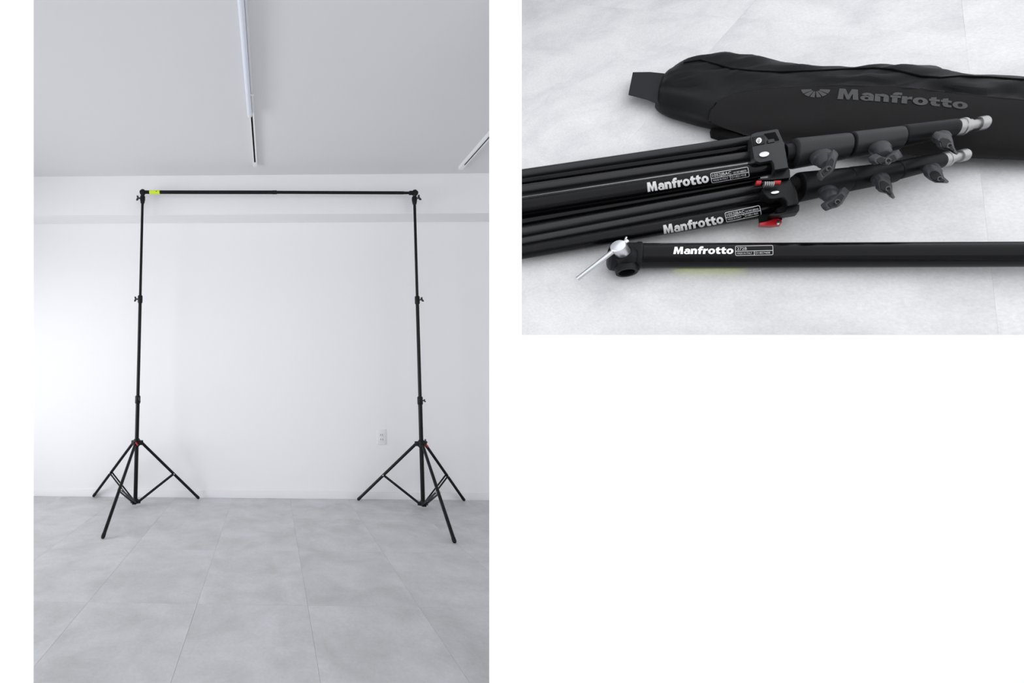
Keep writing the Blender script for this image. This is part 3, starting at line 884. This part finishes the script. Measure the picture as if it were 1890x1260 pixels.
collar4 = collar_px(f2, (1469, 346.5), (1567, 331), 27.5, 22.5, 0.055, m_plas)
lathe_px('inner_tube', (1556, 331), (1575, 329), 0.055, [(0, 17), (1, 17)], m_plas, f2, 32)
collar5 = collar_px(f2, (1563, 331.5), (1655, 317), 22.5, 19.0, 0.055, m_plas)
lathe_px('inner_tube', (1648, 317), (1664, 314), 0.055, [(0, 13), (1, 13)], m_plas, f2, 32)
collar6 = collar_px(f2, (1653, 315.0), (1737, 295.5), 17.5, 14.8, 0.055, m_plas)
spigot(f2, (1730, 297.5), (1783, 285), [(0, 12.5), (0.12, 13.3), (0.26, 13.5), (0.28, 14.2), (0.34, 14.2), (0.36, 12.5), (0.37, 10.2), (0.52, 9.8), (0.55, 8.2), (0.72, 8.0), (0.75, 10.6), (0.80, 11.4), (0.96, 11.4), (1.0, 10)], 0.055)
wing_knob(f2, k3([(960, 890)])[0], 0.080, k3([(1010, 950)])[0], 0.115, 0.026, 0.020,
    k3([(1140, 825), (1180, 862), (1192, 882), (1160, 935), (1112, 1010), (1065, 1046), (1000, 1062), (940, 1088), (905, 1060), (882, 1022), (905, 998), (980, 960), (1050, 900), (1080, 862)]), k3([(1063, 990)])[0], 5.0)
wing_knob(f2, k4([(170, 985)])[0], 0.076, k4([(225, 1050)])[0], 0.106, 0.022, 0.015,
    k4([(96, 945), (140, 915), (200, 930), (290, 985), (328, 1060), (332, 1150), (366, 1218), (342, 1242), (292, 1212), (250, 1172), (160, 1150), (112, 1105), (92, 1010)]), k4([(275, 1113)])[0], 5.0)
wing_knob(f2, k4([(830, 855)])[0], 0.072, k4([(890, 915)])[0], 0.098, 0.020, 0.015,
    k4([(715, 855), (762, 795), (840, 790), (930, 830), (980, 905), (1000, 962), (1062, 1012), (1048, 1036), (960, 1034), (880, 1032), (800, 990), (735, 935)]), k4([(940, 985)])[0], 4.6)
bv = bvh_of(c2)
decal_layers('printed_logo', [place(logotype(k), (1225.5, 431.5), (1336, 411.0), 16.0, 7) for k in range(4)], bv, m_print, f2)
rating_box((1341, 409.5), (1405, 396.0), 17.0, ('1052JBAC', 33), 'MADE IN ITALY', 'D1851460', bv, f2, split=0.5, extra=('U.S. PAT 6082370', 24, 38))

# ================= loose crossbar
xb = thing('telescopic_crossbar', P(1180, 496, 0), 'loose black telescopic crossbar with a silver lever, lying in front of the folded stands', 'crossbar')
hx = 0.042
tb = tube_px('outer_tube', (1172, 472.0), (2040, 468.5), 23.5, 23.8, hx, m_gloss, xb, 40)
lathe_px('end_cap', (2034, 468.5), (2060, 468.5), hx, [(0, 25), (0.8, 25), (1, 22)], m_plas, xb, 32)
hb = lathe_px('end_hub', (1121, 474.5), (1183, 473.0), 0.045, [(0, 14), (0.03, 19), (0.10, 24), (0.25, 26), (0.82, 26), (0.86, 27.5), (0.96, 27.5), (1.0, 25)], m_plas, xb, 40)
# spigot socket pointing at the viewer
A, B = P(1153, 476, 0.048), P(1157, 503, 0.040)
d = (B - A).normalized()
rs = 16.0 * (B - CAM).dot(fwd) / F
sk = lathe('spigot_socket', [(A - d * 0.01, rs * 0.95), (A + (B - A) * 0.8, rs * 1.05), (B, rs), (B, rs * 0.74), (B - d * 0.03, rs * 0.70)], m_plas, hb, 32, cap1=False)
lathe('socket_bore', [(B - d * 0.03, rs * 0.70), (B - d * 0.028, rs * 0.70)], m_hole, sk, 24)
# silver clamping screw and lever
A, B = P(1150, 466, 0.085), P(1140, 453, 0.125)
rh = 12.0 * (B - CAM).dot(fwd) / F
a = (B - A)
lv = lathe('clamp_screw', [(A, rh * 0.95), (A + a * 0.9, rh), (A + a * 0.97, rh * 0.96), (B, rh * 0.85)], m_steel, xb, 28)
lathe('screw_boss', [(A - a * 0.9, rh * 1.7), (A - a * 0.35, rh * 1.6), (A - a * 0.02, rh * 1.2)], m_plas, hb, 28)
tube_px('lever_rod', (1138, 459), (1066, 514.5), 4.9, 4.4, 0.105, m_steel, lv, 18, h1=0.045)
tube_px('lever_rod', (1146, 451), (1157.5, 444.5), 4.0, 4.2, 0.110, m_steel, lv, 18)
tube_px('retaining_wire', (1152, 447), (1156, 438), 2.2, 2.2, 0.095, m_steel, lv, 12)
bv = bvh_of(tb)
decal_layers('printed_logo', [place(logotype(k), (1242.5, 468.8), (1353, 468.4), 13.2, 7, lean=1.5) for k in range(4)], bv, m_printw, xb)
rating_box((1357.5, 471.5), (1426.5, 470.0), 17.0, ('272B', 18), 'MADE IN ITALY', 'D1857408', bv, xb, split=0.5)
# yellow label wrapped round the underside
st = stations((1253, 471.8), (1383, 471.2), hx, hx, [(0, 23.75), (1, 23.75)])
(c0, r0), (c1_, r1) = st
aa = (c1_ - c0).normalized()
vs, fs = [], []
n_ = (N - aa * N.dot(aa)).normalized(); s_ = aa.cross(n_).normalized()
if s_.dot(up) > 0: s_ = -s_
for cc, rr in ((c0, r0), (c1_, r1)):
    for k in range(17):
        th = R(135 + 90 * k / 16)
        vs.append(cc + (n_ * math.cos(th) + s_ * math.sin(th)) * (rr * 1.012))
fs = [(k, k + 1, 17 + k + 1, 17 + k) for k in range(16)]
lb_o = mk('label', vs, fs, m_yel, xb, smooth=True)
lb_o['label'] = 'yellow-green label on the underside of the bar'

# ================= carrying bag
sec = [((1228, 137), (1215, 166), (1205, 196), 0.55), ((1233, 130), (1221, 166), (1207, 205), 0.75), ((1262, 110), (1256, 172), (1224, 216), 0.9), ((1295, 99), (1292, 186), (1259, 231), 1.0),
       ((1330, 92), (1325, 190), (1299, 245), 1.0), ((1365, 94), (1368, 174), (1340, 252), 1.0), ((1410, 106), (1420, 168), (1400, 260), 1.0),
       ((1440, 109), (1460, 166), (1450, 268), 1.0), ((1480, 117), (1500, 163), (1500, 274), 1.0), ((1520, 120), (1550, 162), (1550, 280), 1.0),
       ((1560, 119), (1585, 162), (1585, 283), 1.0), ((1600, 119), (1625, 164), (1625, 286), 1.0), ((1645, 121), (1665, 167), (1665, 289), 1.0),
       ((1690, 124), (1705, 170.5), (1705, 291), 1.0), ((1730, 127), (1745, 176), (1745, 293), 1.0), ((1765, 129), (1785, 181), (1785, 295), 1.0),
       ((1810, 136), (1830, 186.5), (1830, 297), 1.0), ((1850, 138), (1862, 189), (1862, 299), 1.0), ((1890, 140), (1895, 192), (1895, 300), 1.0), ((1950, 146), (1955, 196), (1955, 301), 1.0), ((2030, 152), (2030, 205), (2030, 301), 0.9), ((2060, 165), (2060, 210), (2060, 296), 0.5)]
bag = thing('carrying_bag', P(1500, 270, 0), 'long black zipped carrying bag lying behind the folded stands', 'bag')
def lerp(a, b, t): return (a[0] + (b[0] - a[0]) * t, a[1] + (b[1] - a[1]) * t)
rows = []
for i, (tp, sm, bt, k) in enumerate(sec):
    k *= 0.62
    wv = math.sin(i * 2.1) ; w2 = math.sin(i * 1.3 + 0.7)
    r_ = []
    r_.append(P(*bt, 0.0))
    r_.append(P(*lerp(bt, sm, 0.10), 0.045 * k))
    r_.append(P(*lerp(bt, sm, 0.35), 0.085 * k))
    r_.append(P(*lerp(bt, sm, 0.68), (0.112 + 0.004 * wv) * k))
    r_.append(P(*lerp(bt, sm, 0.93), (0.125 + 0.004 * w2) * k))
    r_.append(P(*lerp(sm, tp, 0.04), 0.120 * k))
    r_.append(P(*lerp(sm, tp, 0.20), (0.105 + 0.012 * wv) * k))
    r_.append(P(*lerp(sm, tp, 0.42), (0.118 + 0.014 * w2) * k))
    r_.append(P(*lerp(sm, tp, 0.62), (0.110 - 0.012 * wv) * k))
    r_.append(P(*lerp(sm, tp, 0.85), (0.112 + 0.006 * w2) * k))
    r_.append(P(*tp, 0.095 * k))
    r_.append(P(*lerp(tp, sm, 0.05), 0.05 * k))
    r_.append(P(*lerp(tp, sm, 0.25), 0.0))
    rows.append(r_)
m_ = len(rows[0])
vs = [v for r_ in rows for v in r_]
fs = [(i*m_ + j, i*m_ + j + 1, (i+1)*m_ + j + 1, (i+1)*m_ + j) for i in range(len(rows) - 1) for j in range(m_ - 1)]
fs += [(i*m_ + m_ - 1, i*m_, (i+1)*m_, (i+1)*m_ + m_ - 1) for i in range(len(rows) - 1)]
fs += [tuple(range(m_)), tuple((len(rows) - 1) * m_ + j for j in range(m_ - 1, -1, -1))]
body = mk('body', vs, fs, m_bag, bag, smooth=True)
# bake a smoothing pass so that printing and panels can be laid onto the real surface
md = body.modifiers.new('s', 'SUBSURF'); md.levels = 2
dg = bpy.context.evaluated_depsgraph_get()
me2 = bpy.data.meshes.new_from_object(body.evaluated_get(dg))
body.modifiers.clear()
body.data = me2
# soft creases
bm = bmesh.new(); bm.from_mesh(me2); bm.normal_update()
from mathutils import noise
offb = ORG[body.name]
topset = set()
for v in bm.verts:
    x_, y_ = proj(v.co + offb)
    if y_ < 160 + max(0, (x_ - 1600)) * 0.09 and x_ > 1240: topset.add(v.index)
for v in bm.verts:
    q = v.co * 1.0
    u_, w_ = q.dot(U), q.dot(W)
    f_ = noise.noise(Vector((u_ * 7, w_ * 16, 3.1))) * 0.008 + (noise.noise(Vector((u_ * 19 + w_ * 26, w_ * 34 - u_ * 9, 9.4))) * 0.008 if v.index in topset else 0.0)
    v.co += v.normal * f_
bm.to_mesh(me2); bm.free()
for p in me2.polygons: p.use_smooth = True
bvb = bvh_of(body)
# charcoal front panel
pt = [(1311, 214), (1314, 203), (1322, 194), (1334, 186), (1352, 178), (1375, 173), (1410, 168.5), (1460, 166), (1500, 164), (1550, 163), (1600, 164), (1650, 166), (1700, 170.5), (1750, 177.5), (1790, 182.5), (1840, 188), (1890, 192), (1950, 196), (2020, 204)]
pb = [(1311, 222), (1315, 226), (1324, 230), (1340, 237), (1362, 246), (1385, 254), (1412, 262), (1455, 268), (1500, 273), (1550, 279), (1600, 283), (1650, 287), (1700, 290), (1750, 292), (1790, 294), (1840, 296), (1890, 298), (1950, 299), (2020, 298)]
nv = 10
vs2 = [lerp(pb[i], pt[i], 0.02 + 0.98 * j / nv) for i in range(len(pt)) for j in range(nv + 1)]
fs2 = [(i*(nv+1) + j, i*(nv+1) + j + 1, (i+1)*(nv+1) + j + 1, (i+1)*(nv+1) + j) for i in range(len(pt) - 1) for j in range(nv)]
pan = decal('front_panel', (vs2, fs2), bvb, m_panel, bag, lift=0.006)
for p in pan.data.polygons: p.use_smooth = True
# piped seam along the panel edge
def piping(name, pts, r, m, parent, bvh, lift=0.004):
    c3 = []
    for x, y in pts:
        d = ray(x, y).normalized()
        hit, nor, ix, ds = bvh.ray_cast(CAM, d)
        if hit is None: continue
        if nor.dot(d) > 0: nor = -nor
        c3.append(hit + nor * lift)
    n = 8; vs, fs = [], []
    for i, c in enumerate(c3):
        a = (c3[min(i + 1, len(c3) - 1)] - c3[max(i - 1, 0)])
        a, e1, e2 = frame(a)
        for k in range(n):
            t = 2 * math.pi * k / n
            vs.append(c + (e1 * math.cos(t) + e2 * math.sin(t)) * r)
    fs = [(i*n + k, i*n + (k+1) % n, (i+1)*n + (k+1) % n, (i+1)*n + k) for i in range(len(c3) - 1) for k in range(n)]
    return mk(name, vs, fs, m, parent, smooth=True)
def dense(pts, st=8):
    o = []
    for i in range(len(pts) - 1):
        n = max(1, int(math.dist(pts[i], pts[i+1]) / st))
        o += [lerp(pts[i], pts[i+1], k / n) for k in range(n)]
    return o + [pts[-1]]
piping('piping', dense([(1311, 224), (1310, 214), (1313, 203), (1321, 193), (1333, 185), (1352, 177), (1375, 172), (1410, 167.5), (1460, 165), (1550, 162), (1650, 165), (1700, 169.5), (1790, 181.5), (1890, 191), (2010, 203)]), 0.0028, m_bag, bag, bvb)
piping('zipper', dense([(1262, 116), (1292, 111), (1320, 118), (1350, 127), (1390, 131), (1440, 133), (1500, 131), (1560, 128), (1610, 126), (1645, 128), (1670, 134), (1700, 141), (1735, 144), (1770, 141), (1820, 143), (1890, 148)]), 0.0017, m_hole, bag, bvb, 0.001)
# webbing strap at the end, tube gap pocket below
prism_px('strap', [(1168, 133), (1200, 132.5), (1244, 137), (1240, 152), (1232, 180), (1226, 196), (1195, 183), (1160, 174), (1161, 168)], 0.040, 0.034, m_strap, bag, bevel=0.0015)
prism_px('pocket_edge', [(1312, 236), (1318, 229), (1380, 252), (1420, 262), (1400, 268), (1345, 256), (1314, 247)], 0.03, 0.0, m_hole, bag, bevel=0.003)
# print on the panel
bvp = bvh_of(pan)
def bag_map(x, y):
    # baseline curve of the print
    X = 1545 + 240 * x
    yb_ = 183.5 + 19.0 * x ** 1.25
    return (X + 1.5 * y, yb_ - (19.5 - 2.5 * x) * y)
cuts_ = [((i / 24, 0, 0), (1, 0, 0)) for i in range(1, 24)] + [((0, 0.25, 0), (0, 1, 0)), ((0, 0.5, 0), (0, 1, 0)), ((0, 0.75, 0), (0, 1, 0))]
lay = []
for k in range(4):
    v_, f_ = slice2d(*logotype(k), cuts_)
    lay.append(([bag_map(x, y) for x, y in v_], f_))
decal_layers('printed_logo', lay, bvp, m_bagprint, bag, lift=0.0012)
# fan emblem: wedges of a half sun
vs_, fs_ = [], []
wed = [(4, 33), (38, 62), (67, 86), (94, 113), (118, 142), (147, 176)]
for a0, a1 in wed:
    b0 = len(vs_)
    for r_in, fl_ in ((0.30, 0), (1.0, 1)):
        for k in range(5):
            t = R(a0 + (a1 - a0) * k / 4)
            vs_.append((1505 + 27 * r_in * math.cos(t), 165 + 15.5 * r_in * math.sin(t)))
    fs_ += [(b0 + k, b0 + k + 1, b0 + 5 + k + 1, b0 + 5 + k) for k in range(4)]
decal('printed_emblem', (vs_, fs_), bvp, m_bagprint, bag, lift=0.0012)
